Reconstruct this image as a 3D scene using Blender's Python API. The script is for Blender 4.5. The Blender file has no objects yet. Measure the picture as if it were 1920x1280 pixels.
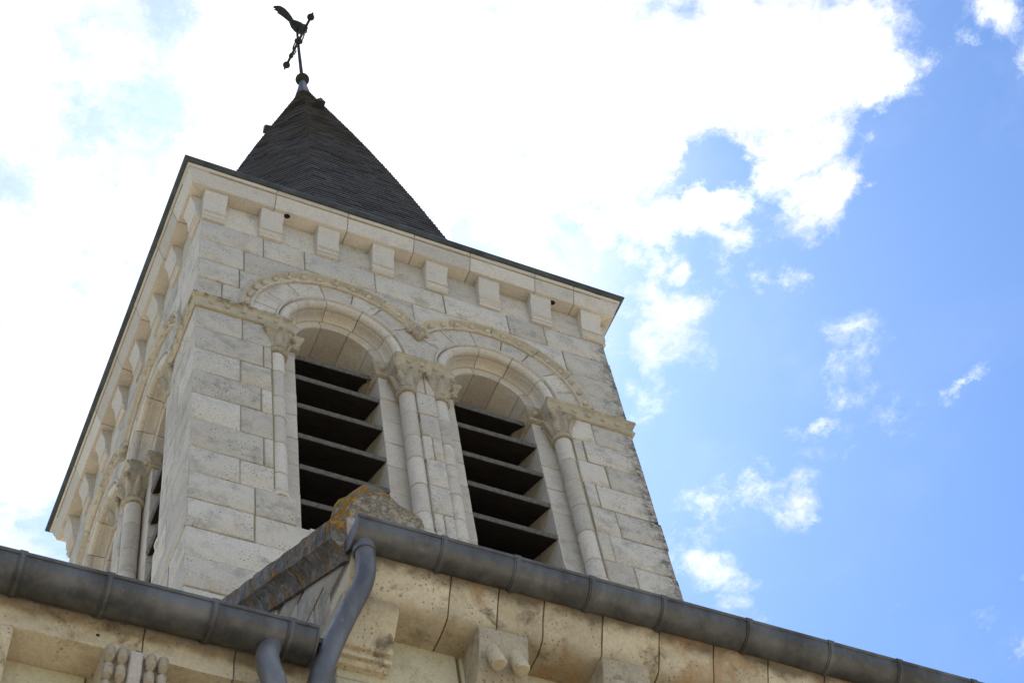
import bpy, bmesh, math, random
from mathutils import Vector, Matrix

random.seed(7)
PI = math.pi
R = math.radians
GZ = 18.15                       # height of the belfry string course above the ground
S = bpy.context.scene
COL = S.collection

# ------------------------------------------------------------------ camera
cam = bpy.data.cameras.new('camera')
cam.sensor_width = 36.0
cam.lens = 64.15
cam.clip_end = 6000
camo = bpy.data.objects.new('camera', cam)
COL.objects.link(camo)
RT = Vector((0.909699, -0.39696, -0.121942))
DN = Vector((0.282186, 0.806347, -0.519785))
FW = Vector((0.304661, 0.438437, 0.84555))
M = Matrix((RT, -DN, -FW)).transposed().to_4x4()
M.translation = Vector((-2.6358, -9.1416, -16.5431 + GZ))
camo.matrix_world = M
S.camera = camo

# ------------------------------------------------------------------ light
SUN = Vector((.20, .46, .86)).normalized()
EXPOSURE = 1.2
SKY_STRENGTH = .06
sl = bpy.data.lights.new('sun', 'SUN')
sl.energy = 4.0
sl.angle = R(.53)
sl.color = (1, .95, .87)
so = bpy.data.objects.new('sun', sl)
COL.objects.link(so)
so.rotation_euler = SUN.to_track_quat('Z', 'Y').to_euler()
so.location = (10, 20, 60)

w = bpy.data.worlds.new('World')
S.world = w
w.use_nodes = True
S.view_settings.view_transform = 'Standard'
S.view_settings.look = 'None'
S.view_settings.exposure = EXPOSURE
S.view_settings.gamma = 1
try:
    S.cycles.max_bounces = 8
    S.cycles.diffuse_bounces = 5
except Exception:
    pass


class NT:
    """small helper for node trees"""
    def __init__(self, tree):
        self.t = tree
        self.n = tree.nodes
        self.l = tree.links

    def new(self, kind, **kw):
        n = self.n.new(kind)
        for k, v in kw.items():
            setattr(n, k, v)
        return n

    def put(self, sock, v):
        if isinstance(v, bpy.types.NodeSocket):
            self.l.new(v, sock)
        else:
            sock.default_value = v

    def math(self, op, a, b=None, c=None, clamp=False):
        n = self.new('ShaderNodeMath', operation=op)
        n.use_clamp = clamp
        self.put(n.inputs[0], a)
        if b is not None:
            self.put(n.inputs[1], b)
        if c is not None:
            self.put(n.inputs[2], c)
        return n.outputs[0]

    def vm(self, op, a, b=None, scale=None):
        n = self.new('ShaderNodeVectorMath', operation=op)
        self.put(n.inputs[0], a)
        if b is not None:
            self.put(n.inputs[1], b)
        if scale is not None:
            self.put(n.inputs['Scale'], scale)
        return n.outputs['Value'] if op in ('DISTANCE', 'DOT_PRODUCT', 'LENGTH') else n.outputs['Vector']

    def rng(self, v, a, b, c=0., d=1., smooth=True):
        n = self.new('ShaderNodeMapRange')
        n.interpolation_type = 'SMOOTHSTEP' if smooth else 'LINEAR'
        self.put(n.inputs['Value'], v)
        for k, q in zip(('From Min', 'From Max', 'To Min', 'To Max'), (a, b, c, d)):
            self.put(n.inputs[k], q)
        return n.outputs['Result']

    def noise(self, vec, scale, detail=6., rough=.55, dist=0., col=False):
        n = self.new('ShaderNodeTexNoise')
        if vec is not None:
            self.put(n.inputs['Vector'], vec)
        n.inputs['Scale'].default_value = scale
        n.inputs['Detail'].default_value = detail
        n.inputs['Roughness'].default_value = rough
        n.inputs['Distortion'].default_value = dist
        return n.outputs['Color'] if col else n.outputs['Fac']

    def mix(self, f, a, b, mode='MIX'):
        n = self.new('ShaderNodeMix', data_type='RGBA', blend_type=mode)
        self.put(n.inputs[0], f)
        self.put(n.inputs[6], a)
        self.put(n.inputs[7], b)
        return n.outputs[2]


def c4(r, g, b):
    return (r, g, b, 1)


# sky: Nishita sky with a broken cloud deck laid out on a plane far above (x/z, y/z of the view direction)
BIG = [(0.385, 0.405, 0.034), (0.345, 0.437, 0.030), (0.437, 0.392, 0.022), (0.1252, 0.4011, 0.030), (0.2653, 0.3484, 0.1016), (0.3447, 0.3295, 0.104), (0.429, 0.2794, 0.0797), (0.4688, 0.2497, 0.0376), (0.4986, 0.2755, 0.0316), (0.4669, 0.3294, 0.0431), (0.38, 0.3808, 0.0536), (0.32, 0.4261, 0.0464), (0.3704, 0.4318, 0.0254), (0.2511, 0.4319, 0.0417), (0.1868, 0.444, 0.035), (0.4459, 0.3844, 0.026), (0.4169, 0.4029, 0.028), (0.1554, 0.3581, 0.0158), (0.5006, 0.3485, 0.030), (0.5221, 0.3446, 0.0147)]
SMALL = [(0.4503, 0.487, 0.0291), (0.4589, 0.517, 0.0197), (0.4538, 0.4579, 0.0183), (0.4291, 0.4394, 0.0119), (0.5875, 0.4671, 0.032), (0.5448, 0.5946, 0.027), (0.5663, 0.5826, 0.009), (0.5725, 0.645, 0.022), (0.6067, 0.6647, 0.019), (0.5842, 0.2608, 0.0187), (0.5817, 0.2407, 0.0142), (0.5471, 0.22, 0.0138), (0.5404, 0.2411, 0.0084), (0.4961, 0.3763, 0.0133), (0.5087, 0.4109, 0.0129), (0.4669, 0.399, 0.0118), (0.8357, 0.6455, 0.0147), (0.594, 0.5069, 0.0099), (0.655, 0.4378, 0.0082), (0.5992, 0.5839, 0.013), (0.447, 0.4247, 0.0089)]
HOLES = [(0.4283, 0.3611, 0.0165), (0.1829, 0.3616, 0.0147), (0.2124, 0.3863, 0.0092), (0.3583, 0.4462, 0.0116), (0.0099, 0.4237, 0.0217), (0.1161, 0.7031, 0.0092), (0.5758, 0.313, 0.0448)]


def build_sky():
    t = NT(w.node_tree)
    t.n.clear()
    out = t.new('ShaderNodeOutputWorld')
    bg = t.new('ShaderNodeBackground')
    t.l.new(bg.outputs[0], out.inputs[0])
    sky = t.new('ShaderNodeTexSky', sky_type='NISHITA')
    sky.sun_disc = False
    sky.sun_elevation = math.asin(SUN.z)
    sky.sun_rotation = math.atan2(SUN.x, SUN.y)
    sky.altitude = 60
    sky.air_density = 1.0
    sky.dust_density = .6
    sky.ozone_density = 1.3
    co = t.new('ShaderNodeTexCoord')
    d = co.outputs['Generated']
    sp = t.new('ShaderNodeSeparateXYZ')
    t.l.new(d, sp.inputs[0])
    z = t.math('MAXIMUM', sp.outputs[2], .06)
    cb = t.new('ShaderNodeCombineXYZ')
    t.l.new(t.math('DIVIDE', sp.outputs[0], z), cb.inputs[0])
    t.l.new(t.math('DIVIDE', sp.outputs[1], z), cb.inputs[1])
    P = cb.outputs[0]
    warp = t.vm('SUBTRACT', t.noise(P, 8, 9, .68, col=True), (.5, .5, .5))
    Q = t.vm('ADD', P, t.vm('SCALE', warp, scale=.105))

    def blobs(lst, k, gain):
        acc = None
        for (x, y, r) in lst:
            v = t.rng(t.vm('DISTANCE', Q, (x, y, 0)), 0, r * k, gain, 0, smooth=False)
            acc = v if acc is None else t.math('MAXIMUM', acc, v)
        return acc
    big = blobs(BIG, 1.55, 1.36)
    small = blobs(SMALL, 2.4, .66)
    holes = blobs(HOLES, 1.9, 1.05)
    # the sky outside the picture: scattered cumulus
    away = t.rng(t.vm('DISTANCE', P, (.36, .5, 0)), .5, .75)
    far = t.math('MULTIPLY', away, t.rng(t.noise(P, 1.7, 3, .5), .42, .62))
    base = t.math('MAXIMUM', t.math('MAXIMUM', big, small), t.math('MULTIPLY', far, .9))
    fb = t.noise(P, 12, 10, .64, .25)
    fb2 = t.noise(Q, 34, 9, .68)
    f = t.math('SUBTRACT', base, holes)
    f = t.math('ADD', f, t.math('MULTIPLY', t.math('SUBTRACT', fb, .5), 2.0))
    f = t.math('ADD', f, t.math('MULTIPLY', t.math('SUBTRACT', fb2, .5), .9))
    dens = t.rng(f, .28, 1.02)
    # thin veil
    veil = t.math('MULTIPLY', t.rng(t.noise(Q, 7, 6, .6), .45, .78), .10)
    dens = t.math('MAXIMUM', dens, t.math('MULTIPLY', veil, t.rng(base, -.1, .5, .35, 1.)))
    # bright milky cloud sheet on the side of the sun
    milk = t.math('MULTIPLY', t.rng(t.vm('DISTANCE', Q, (.08, .50, 0)), .40, .20), t.rng(t.noise(Q, 8.5, 9, .62), .37, .55, .24, .97))
    dens = t.math('MAXIMUM', dens, milk)
    thick = t.rng(f, .75, 1.7)
    shade = t.rng(t.noise(P, 10, 6, .6), .35, .7, .82, 1.12)
    CW = t.mix(thick, c4(10.5, 10.6, 10.7), c4(15.2, 14.6, 13.6))
    CW = t.mix(1., CW, t_gray(t, shade), 'MULTIPLY')
    skyc = t.mix(1., sky.outputs[0], c4(.655, .975, 1.38), 'MULTIPLY')
    fin = t.mix(dens, skyc, CW)
    t.l.new(fin, bg.inputs[0])
    bg.inputs[1].default_value = SKY_STRENGTH


def t_gray(t, v):
    cb = t.new('ShaderNodeCombineColor')
    for i in range(3):
        t.put(cb.inputs[i], v)
    return cb.outputs[0]


build_sky()


# ------------------------------------------------------------------ materials
def new_mat(name):
    m = bpy.data.materials.new(name)
    m.use_nodes = True
    t = NT(m.node_tree)
    b = t.n['Principled BSDF']
    return m, t, b


def bump(t, b, h, strength, dist):
    n = t.new('ShaderNodeBump')
    n.inputs['Strength'].default_value = strength
    n.inputs['Distance'].default_value = dist
    t.put(n.inputs['Height'], h)
    t.l.new(n.outputs[0], b.inputs['Normal'])


def stone(name, light, grey, warm, mottle=(.42, .68), pits=1., lichen=None, edge_dark=False, moss_corner=False,
          damp=0., bscale=.5, lichen_top=False, eave=None):
    m, t, b = new_mat(name)
    g = t.new('ShaderNodeNewGeometry')
    P = g.outputs['Position']
    isl = g.outputs['Random Per Island']
    # every block has its own weathering: shift the noise by block
    off = t.new('ShaderNodeCombineXYZ')
    t.put(off.inputs[0], t.math('MULTIPLY', isl, 37.))
    t.put(off.inputs[1], t.math('MULTIPLY', isl, 19.))
    P2 = t.vm('ADD', P, off.outputs[0])
    mo = t.rng(t.noise(P2, 5.2, 9, .74), *mottle)
    mo = t.math('MULTIPLY', mo, t.rng(t.noise(P2, 1.3, 3, .5), .35, .62, .4, .9))
    col = t.mix(mo, c4(*light), c4(*grey))
    wm = t.rng(t.noise(P2, 1.9, 5, .6), .52, .78)
    col = t.mix(t.math('MULTIPLY', wm, .55), col, c4(*warm))
    # tone of the single block
    tone = t.rng(isl, 0, 1, .83, 1.08, smooth=False)
    col = t.mix(1., col, t_gray(t, tone), 'MULTIPLY')
    fine = t.noise(P, 46, 5, .7)
    col = t.mix(1., col, t_gray(t, t.rng(fine, .25, .75, .86, 1.1)), 'MULTIPLY')
    # pitting: small dark specks in patches
    vo = t.new('ShaderNodeTexVoronoi')
    vo.inputs['Scale'].default_value = 34
    vo.inputs['Randomness'].default_value = 1
    t.l.new(P2, vo.inputs['Vector'])
    pm = t.math('MULTIPLY', t.rng(vo.outputs['Distance'], .14, .27, 1, 0), t.rng(t.noise(P2, 4.5, 4, .6), .44, .62))
    col = t.mix(t.math('MULTIPLY', pm, .55 * pits), col, c4(.10, .095, .085))
    h = t.math('SUBTRACT', t.math('ADD', t.math('MULTIPLY', fine, .5), t.math('MULTIPLY', t.noise(P2, 12, 6, .65), .8)),
               t.math('MULTIPLY', pm, .5 * pits))
    if damp:
        dm = t.math('MULTIPLY', t.rng(t.noise(P, 3.3, 7, .7, .6), .52, .70), damp)
        col = t.mix(dm, col, c4(.115, .088, .05))
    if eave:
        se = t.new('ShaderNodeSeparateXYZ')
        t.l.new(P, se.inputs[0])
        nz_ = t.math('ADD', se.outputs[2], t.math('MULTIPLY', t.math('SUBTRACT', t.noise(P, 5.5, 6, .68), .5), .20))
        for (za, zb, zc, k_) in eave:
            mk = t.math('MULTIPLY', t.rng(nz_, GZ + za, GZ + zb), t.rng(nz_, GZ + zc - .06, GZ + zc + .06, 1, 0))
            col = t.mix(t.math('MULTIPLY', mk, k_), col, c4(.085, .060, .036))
        rust = t.math('MULTIPLY', t.rng(t.noise(t.vm('ADD', P, (3, 7, 1)), 2.6, 6, .66), .54, .70), .55)
        col = t.mix(rust, col, c4(.36, .19, .06))
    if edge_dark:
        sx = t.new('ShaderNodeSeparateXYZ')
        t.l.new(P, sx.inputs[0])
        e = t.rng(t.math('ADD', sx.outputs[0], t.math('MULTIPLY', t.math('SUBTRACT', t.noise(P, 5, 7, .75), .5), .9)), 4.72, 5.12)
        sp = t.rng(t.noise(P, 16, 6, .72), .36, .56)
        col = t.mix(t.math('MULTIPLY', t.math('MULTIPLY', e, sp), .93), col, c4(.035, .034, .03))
    if moss_corner:
        dd = t.rng(t.vm('DISTANCE', P, (0, 0, GZ)), .2, 1.2, .95, .30)
        nn = t.rng(t.noise(P, 11, 7, .7), .40, .58)
        mo2 = t.mix(t.rng(t.noise(P, 25, 4), .4, .6), c4(.13, .095, .018), c4(.075, .065, .03))
        nz = t.new('ShaderNodeSeparateXYZ')
        t.l.new(P, nz.inputs[0])
        top = t.rng(nz.outputs[2], GZ - .10, GZ - .02, .12, 1)
        col = t.mix(t.math('MULTIPLY', t.math('MULTIPLY', dd, nn), top), col, mo2)
    if lichen:
        up = 1.
        if lichen_top:
            sn = t.new('ShaderNodeSeparateXYZ')
            t.l.new(g.outputs['True Normal'], sn.inputs[0])
            front = t.rng(t.math('ADD', sn.outputs[1], t.math('MULTIPLY', t.math('SUBTRACT', t.noise(P, 18, 5, .7), .5), .05)), -.985, -.945)
            up = front
        # grey crust, black crust and orange-yellow rosettes
        a = t.rng(t.noise(P, 7, 8, .75), .40, .56)
        col = t.mix(t.math('MULTIPLY', t.math('MULTIPLY', a, lichen[0]), up), col, c4(.045, .043, .040))
        bm = t.rng(t.noise(t.vm('ADD', P, (4, 2, 8)), 13, 7, .72), .50, .60)
        col = t.mix(t.math('MULTIPLY', t.math('MULTIPLY', bm, lichen[1]), up), col, c4(.40, .39, .35))
        ym = t.math('MULTIPLY', t.rng(t.noise(t.vm('ADD', P, (9, 1, 3)), 9, 8, .74), 0.455 if lichen_top else .515, .50 if lichen_top else .57), t.rng(t.noise(P, 2.4, 3), .12 if lichen_top else .36, .36 if lichen_top else .56))
        yc = t.mix(t.rng(t.noise(P, 30, 4), .4, .62), c4(.50, .20, .012), c4(.36, .23, .03))
        col = t.mix(t.math('MULTIPLY', t.math('MULTIPLY', ym, lichen[2]), up), col, yc)
        h = t.math('ADD', h, t.math('MULTIPLY', t.math('ADD', bm, ym), .5))
    t.l.new(col, b.inputs['Base Color'])
    b.inputs['Roughness'].default_value = .93
    b.inputs['Specular IOR Level'].default_value = .15
    bump(t, b, h, bscale, .02)
    return m


def metal(name, col, col2, rough=.42, met=.75, scale=5., streak=True):
    m, t, b = new_mat(name)
    g = t.new('ShaderNodeNewGeometry')
    P = g.outputs['Position']
    mp = t.new('ShaderNodeMapping')
    mp.inputs['Scale'].default_value = (1, 1, .35) if streak else (1, 1, 1)
    t.l.new(P, mp.inputs[0])
    n1 = t.rng(t.noise(mp.outputs[0], scale, 8, .65), .35, .68)
    c = t.mix(n1, c4(*col), c4(*col2))
    n2 = t.rng(t.noise(P, 28, 6, .7), .56, .72)
    c = t.mix(t.math('MULTIPLY', n2, .35), c, c4(col2[0] * 1.5, col2[1] * 1.5, col2[2] * 1.45))
    isl = t.rng(g.outputs['Random Per Island'], 0, 1, .85, 1.12, smooth=False)
    c = t.mix(1., c, t_gray(t, isl), 'MULTIPLY')
    t.l.new(c, b.inputs['Base Color'])
    b.inputs['Metallic'].default_value = met
    t.l.new(t.rng(t.noise(P, 9, 6, .6), .3, .7, rough - .08, rough + .14), b.inputs['Roughness'])
    bump(t, b, t.noise(P, 6, 4, .5), .12, .02)
    return m


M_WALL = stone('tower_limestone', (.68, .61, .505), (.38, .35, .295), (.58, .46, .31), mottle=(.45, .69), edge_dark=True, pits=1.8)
M_TRIM = stone('carved_limestone', (.67, .605, .51), (.43, .39, .325), (.58, .46, .31), mottle=(.48, .75), pits=.6)
M_CORN = stone('cornice_limestone', (.68, .62, .535), (.45, .415, .36), (.58, .47, .33), mottle=(.50, .78), pits=.5)
M_STRING = stone('mossy_limestone', (.58, .50, .36), (.40, .345, .25), (.48, .36, .19), moss_corner=True, pits=.6)
M_HOOD = stone('beaded_limestone', (.64, .565, .44), (.42, .36, .27), (.50, .39, .22), mottle=(.42, .68), pits=.7)
M_CAP = stone('carved_tan_limestone', (.56, .48, .35), (.34, .29, .215), (.46, .34, .19), mottle=(.40, .64), pits=.8, bscale=.9)
M_MORTAR = stone('lime_mortar', (.40, .33, .22), (.26, .215, .15), (.42, .31, .16), pits=.3)
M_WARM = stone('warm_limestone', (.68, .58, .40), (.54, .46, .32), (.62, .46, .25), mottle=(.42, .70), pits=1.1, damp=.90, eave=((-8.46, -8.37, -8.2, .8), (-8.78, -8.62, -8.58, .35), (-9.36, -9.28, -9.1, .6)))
M_WARMWALL = stone('pale_yellow_limestone', (.62, .56, .37), (.50, .45, .30), (.60, .48, .28), mottle=(.5, .8), pits=.5, damp=.40)
M_MORTARW = stone('brown_mortar', (.26, .185, .10), (.16, .115, .07), (.30, .19, .08), pits=.3)
M_GREYCORB = stone('weathered_limestone', (.50, .43, .31), (.27, .235, .175), (.46, .33, .16), mottle=(.40, .66), damp=.35)
M_GABLE = stone('gable_limestone', (.52, .445, .34), (.33, .29, .225), (.45, .34, .21), mottle=(.40, .66), damp=.4)
M_COPE = stone('lichen_coping_stone', (.36, .31, .235), (.20, .175, .14), (.34, .25, .14), lichen=(.52, .28, .75), bscale=.9)
M_KNEEL = stone('lichen_kneeler_stone', (.50, .42, .29), (.33, .28, .20), (.45, .33, .18), lichen=(.45, .40, 1.), bscale=.9, lichen_top=True)
M_ZINC = metal('dark_zinc', (.088, .086, .082), (.165, .164, .160), rough=.48, met=.6)
M_ZINCL = metal('pale_zinc', (.120, .118, .114), (.205, .203, .198), rough=.48, met=.55)
M_LEAD = metal('lead_edge', (.055, .06, .062), (.10, .105, .105), rough=.5, met=.5)
M_IRON = metal('wrought_iron', (.018, .017, .015), (.04, .034, .028), rough=.6, met=.4, streak=False)


def slate_mat():
    m, t, b = new_mat('slate')
    g = t.new('ShaderNodeNewGeometry')
    P = g.outputs['Position']
    i = g.outputs['Random Per Island']
    c = t.mix(i, c4(.028, .026, .026), c4(.098, .090, .084))
    n = t.rng(t.noise(P, .8, 5, .6), .46, .66)
    c = t.mix(t.math('MULTIPLY', n, .6), c, c4(.048, .042, .028))
    n = t.rng(t.noise(P, 22, 5, .7), .55, .7)
    c = t.mix(t.math('MULTIPLY', n, .3), c, c4(.13, .13, .125))
    t.l.new(c, b.inputs['Base Color'])
    t.l.new(t.rng(i, 0, 1, .5, .8, smooth=False), b.inputs['Roughness'])
    b.inputs['Specular IOR Level'].default_value = .35
    bump(t, b, t.noise(P, 30, 5, .6), .3, .01)
    return m


def wood_mat():
    m, t, b = new_mat('dark_louver_wood')
    g = t.new('ShaderNodeNewGeometry')
    P = g.outputs['Position']
    mp = t.new('ShaderNodeMapping')
    mp.inputs['Scale'].default_value = (1.5, 14, 14)
    t.l.new(P, mp.inputs[0])
    n = t.noise(mp.outputs[0], 3, 6, .65)
    c = t.mix(t.rng(n, .3, .7), c4(.017, .0135, .011), c4(.048, .038, .030))
    t.l.new(c, b.inputs['Base Color'])
    b.inputs['Roughness'].default_value = .85
    bump(t, b, n, .3, .01)
    return m


def grey_edge_mat():  # lighter grey than the boards, standing in for light from the sky
    m, t, b = new_mat('sky_lit_board_edge')
    g = t.new('ShaderNodeNewGeometry')
    n = t.noise(g.outputs['Position'], 24, 6, .7)
    t.l.new(t.mix(t.rng(n, .3, .7), c4(.085, .078, .07), c4(.18, .168, .152)), b.inputs['Base Color'])
    b.inputs['Roughness'].default_value = .8
    return m


def plain(name, a, c, scale=6, rough=.9):
    m, t, b = new_mat(name)
    g = t.new('ShaderNodeNewGeometry')
    n = t.noise(g.outputs['Position'], scale, 7, .65)
    t.l.new(t.mix(t.rng(n, .32, .68), c4(*a), c4(*c)), b.inputs['Base Color'])
    b.inputs['Roughness'].default_value = rough
    bump(t, b, n, .4, .02)
    return m


M_SLATE = slate_mat()
M_WOOD = wood_mat()
M_EDGE = grey_edge_mat()
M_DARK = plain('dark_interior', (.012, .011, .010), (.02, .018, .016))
M_BOUNCE = plain('pale_bounce_ground', (.27, .235, .185), (.35, .305, .24), 9)  # tinted to bounce warm light up onto the stone
M_GRASS = plain('grass_field', (.07, .085, .03), (.11, .11, .045), 1.5)
M_HOLE = plain('dark_cavity', (.010, .009, .008), (.02, .018, .015))


# ------------------------------------------------------------------ mesh helpers
W = 5.0


def F_front(u, d, z):
    return (u, d, z)


def F_left(u, d, z):
    return (d, W - u, z)


def F_right(u, d, z):
    return (W - d, u, z)


def F_back(u, d, z):
    return (W - u, W - d, z)


class MB:
    def __init__(self):
        self.v = []
        self.f = []
        self.sm = []

    def add(self, vs, fs, smooth=False):
        o = len(self.v)
        self.v += [tuple(p) for p in vs]
        for f in fs:
            self.f.append([i + o for i in f])
            self.sm.append(smooth)

    def box(self, F, u0, u1, d0, d1, z0, z1, jit=0.):
        vs = []
        for z in (z0, z1):
            for (u, d) in ((u0, d0), (u1, d0), (u1, d1), (u0, d1)):
                vs.append(F(u + random.uniform(-jit, jit), d + random.uniform(-jit, jit), z + random.uniform(-jit, jit)))
        self.add(vs, [(0, 3, 2, 1), (4, 5, 6, 7), (0, 1, 5, 4), (1, 2, 6, 5), (2, 3, 7, 6), (3, 0, 4, 7)])

    def loops(self, loops, smooth=False, closed=True, cap0=True, cap1=True):
        """skin a list of vertex rings"""
        n = len(loops[0])
        vs = [p for l in loops for p in l]
        fs = []
        for i in range(len(loops) - 1):
            for j in range(n if closed else n - 1):
                k = (j + 1) % n
                fs.append((i * n + j, i * n + k, (i + 1) * n + k, (i + 1) * n + j))
        self.add(vs, fs, smooth)
        if cap0:
            self.add(loops[0], [tuple(range(n - 1, -1, -1))])
        if cap1:
            self.add(loops[-1], [tuple(range(n))])

    def block(self, F, u0, u1, z0, z1, d=0., depth=.22, low=None, b=.010, gap=.007):
        """ashlar block whose lower edge may follow low(u); worn, slightly bevelled arrises"""
        g4 = [gap * random.uniform(.5, 1.5) for _ in range(4)]
        u0 += g4[0]; u1 -= g4[1]; z0 += g4[2]; z1 -= g4[3]
        if u1 - u0 < .03:
            return
        if low is None:
            n = max(2, int((u1 - u0) / .22) + 1)
        else:
            n = max(3, int((u1 - u0) / .035))
        dj = d + random.uniform(-.004, .004)
        w0, w1 = random.uniform(-.5, .5), random.uniform(-.5, .5)

        def ring(inset, dd, rough=0.):
            top, bot = [], []
            for i in range(n + 1):
                u = u0 + inset + (u1 - u0 - 2 * inset) * i / n
                zl = z0 if low is None else max(z0, low(u))
                zt = z1 - inset
                zl = min(zl + inset, zt - .002)
                top.append((u + random.uniform(-rough, rough), zt + random.uniform(-rough, rough)))
                bot.append((u + random.uniform(-rough, rough), zl + random.uniform(-rough, rough)))
            return top, bot, dd
        if low is not None:
            us = [u0 + (u1 - u0) * i / 60 for i in range(61)]
            ok = [u for u in us if low(u) < z1 - .03]
            if len(ok) < 3:
                return
            u0, u1 = ok[0], ok[-1]
            if u1 - u0 < .05:
                return
            n = max(3, int((u1 - u0) / .035))
        rings = [ring(0, dj + depth), ring(0, dj + b, .0045), ring(b * .35, dj + b * .3, .0035), ring(b, dj)]
        L = []
        for (top, bot, dd) in rings:
            L.append([F(u, dd, z) for (u, z) in bot] + [F(u, dd, z) for (u, z) in reversed(top)])
        m = len(L[0])
        vs = [p for l in L for p in l]
        fs = []
        for i in range(len(L) - 1):
            for j in range(m):
                k = (j + 1) % m
                fs.append((i * m + j, i * m + k, (i + 1) * m + k, (i + 1) * m + j))
        o = (len(L) - 1) * m
        for i in range(n):
            fs.append((o + i, o + i + 1, o + 2 * n - i, o + 2 * n + 1 - i))
        self.add(vs, fs)

    def arc(self, F, c, z0, prof, a0, a1, seg=10, smooth=True, caps=True, jit=0.):
        """sweep a profile of (radius, depth) round an arch centre; a=0 on the right, a=pi on the left"""
        L = []
        for i in range(seg + 1):
            a = a0 + (a1 - a0) * i / seg
            L.append([F(c + r * math.cos(a), d, z0 + r * math.sin(a)) for (r, d) in prof])
        self.loops(L, smooth, closed=True, cap0=caps, cap1=caps)

    def run(self, F, u0, u1, prof, mitre0=False, mitre1=False, smooth=False, n=1, jit=0.):
        """sweep a profile of (overhang, z) along a face; ends may be mitred round the corner"""
        L = []
        for i in range(n + 1):
            row = []
            for (o, z) in prof:
                a = -o if mitre0 else u0
                b_ = W + o if mitre1 else u1
                row.append(F(a + (b_ - a) * i / n, -o + (random.uniform(-jit, jit) if o > .01 else 0), z + random.uniform(-jit, jit)))
            L.append(row)
        self.loops(L, smooth)

    def lathe(self, F, cu, cd, prof, seg=20, smooth=True, shape=None):
        L = []
        for (z, r) in prof:
            row = []
            for j in range(seg):
                a = 2 * PI * j / seg
                rr = r if shape is None else shape(a, z, r)
                row.append(F(cu + rr * math.cos(a), cd + rr * math.sin(a), z))
            L.append(row)
        self.loops(L, smooth)

    def ball(self, c, r, seg=12, rings=8, sc=(1, 1, 1), rot=None):
        L = []
        for i in range(1, rings):
            p = PI * i / rings
            row = []
            for j in range(seg):
                a = 2 * PI * j / seg
                q = Vector((math.sin(p) * math.cos(a) * r * sc[0], math.sin(p) * math.sin(a) * r * sc[1], -math.cos(p) * r * sc[2]))
                if rot is not None:
                    q = rot @ q
                row.append((c[0] + q.x, c[1] + q.y, c[2] + q.z))
            L.append(row)
        self.loops(L, True)

    def tube(self, pts, rad, seg=14, smooth=True, caps=True):
        pts = [Vector(p) for p in pts]
        if not hasattr(rad, '__len__'):
            rad = [rad] * len(pts)
        up = Vector((0, 0, 1))
        L = []
        nx = None
        for i, p in enumerate(pts):
            tn = (pts[min(i + 1, len(pts) - 1)] - pts[max(i - 1, 0)]).normalized()
            if nx is None:
                nx = tn.cross(up if abs(tn.z) < .9 else Vector((1, 0, 0))).normalized()
            else:
                nx = (nx - tn * nx.dot(tn)).normalized()
            ny = tn.cross(nx)
            L.append([tuple(p + (nx * math.cos(2 * PI * j / seg) + ny * math.sin(2 * PI * j / seg)) * rad[i]) for j in range(seg)])
        self.loops(L, smooth, cap0=caps, cap1=caps)

    def build(self, name, mat, parent=None, bevel=0., angle=38):
        me = bpy.data.meshes.new(name)
        off = Vector((0, 0, 0))
        if parent is not None:
            p = parent
            while p is not None:
                off += p.location
                p = p.parent
        me.from_pydata([(x - off.x, y - off.y, z + GZ - off.z) for (x, y, z) in self.v], [], self.f)
        bm = bmesh.new()
        bm.from_mesh(me)
        bmesh.ops.remove_doubles(bm, verts=bm.verts, dist=1e-5)
        bmesh.ops.recalc_face_normals(bm, faces=bm.faces)
        bm.to_mesh(me)
        bm.free()
        me.polygons.foreach_set('use_smooth', [True] * len(me.polygons))
        try:
            me.set_sharp_from_angle(angle=R(angle))
        except Exception:
            me.polygons.foreach_set('use_smooth', [False] * len(me.polygons))
        me.materials.append(mat)
        o = bpy.data.objects.new(name, me)
        COL.objects.link(o)
        if parent is not None:
            o.parent = parent
        if bevel:
            bv = o.modifiers.new('bevel', 'BEVEL')
            bv.width = bevel
            bv.segments = 2
            bv.limit_method = 'ANGLE'
            bv.angle_limit = R(40)
        return o


def thing(name, label, cat, loc, group=None):
    o = bpy.data.objects.new(name, None)
    COL.objects.link(o)
    o.empty_display_size = .3
    o.location = loc
    o['label'] = label
    o['category'] = cat
    if group:
        o['group'] = group
    return o


def bez(p0, p1, p2, p3, n=10):
    r = []
    for i in range(n + 1):
        t = i / n
        r.append(tuple((1 - t) ** 3 * a + 3 * t * (1 - t) ** 2 * b + 3 * t * t * (1 - t) * c + t ** 3 * d for a, b, c, d in zip(p0, p1, p2, p3)))
    return r


# ------------------------------------------------------------------ ground
def ground():
    b = MB()
    n = 48
    vs = [(0, 0, -GZ)]
    rad = [14, 30, 80, 300, 3000]
    for r in rad:
        for j in range(n):
            a = 2 * PI * j / n
            vs.append((r * math.cos(a), r * math.sin(a), -GZ))
    fs = [(0, 1 + j, 1 + (j + 1) % n) for j in range(n)]
    for k in range(len(rad) - 1):
        for j in range(n):
            fs.append((1 + k * n + j, 1 + (k + 1) * n + j, 1 + (k + 1) * n + (j + 1) % n, 1 + k * n + (j + 1) % n))
    b.add(vs, fs)
    o = b.build('ground', M_GRASS)
    o['kind'] = 'structure'
    b = MB()
    m = 40
    b.add([(2 + 44 * math.cos(2 * PI * j / m) * (1 + .06 * math.sin(3 * j)), -9 + 36 * math.sin(2 * PI * j / m) * (1 + .05 * math.cos(5 * j)), -GZ + .004) for j in range(m)], [tuple(range(m))])
    o = b.build('unseen_bounce_ground', M_BOUNCE)  # added out of view, made wide to reflect light up at the walls
    o['kind'] = 'structure'


ground()

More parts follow.
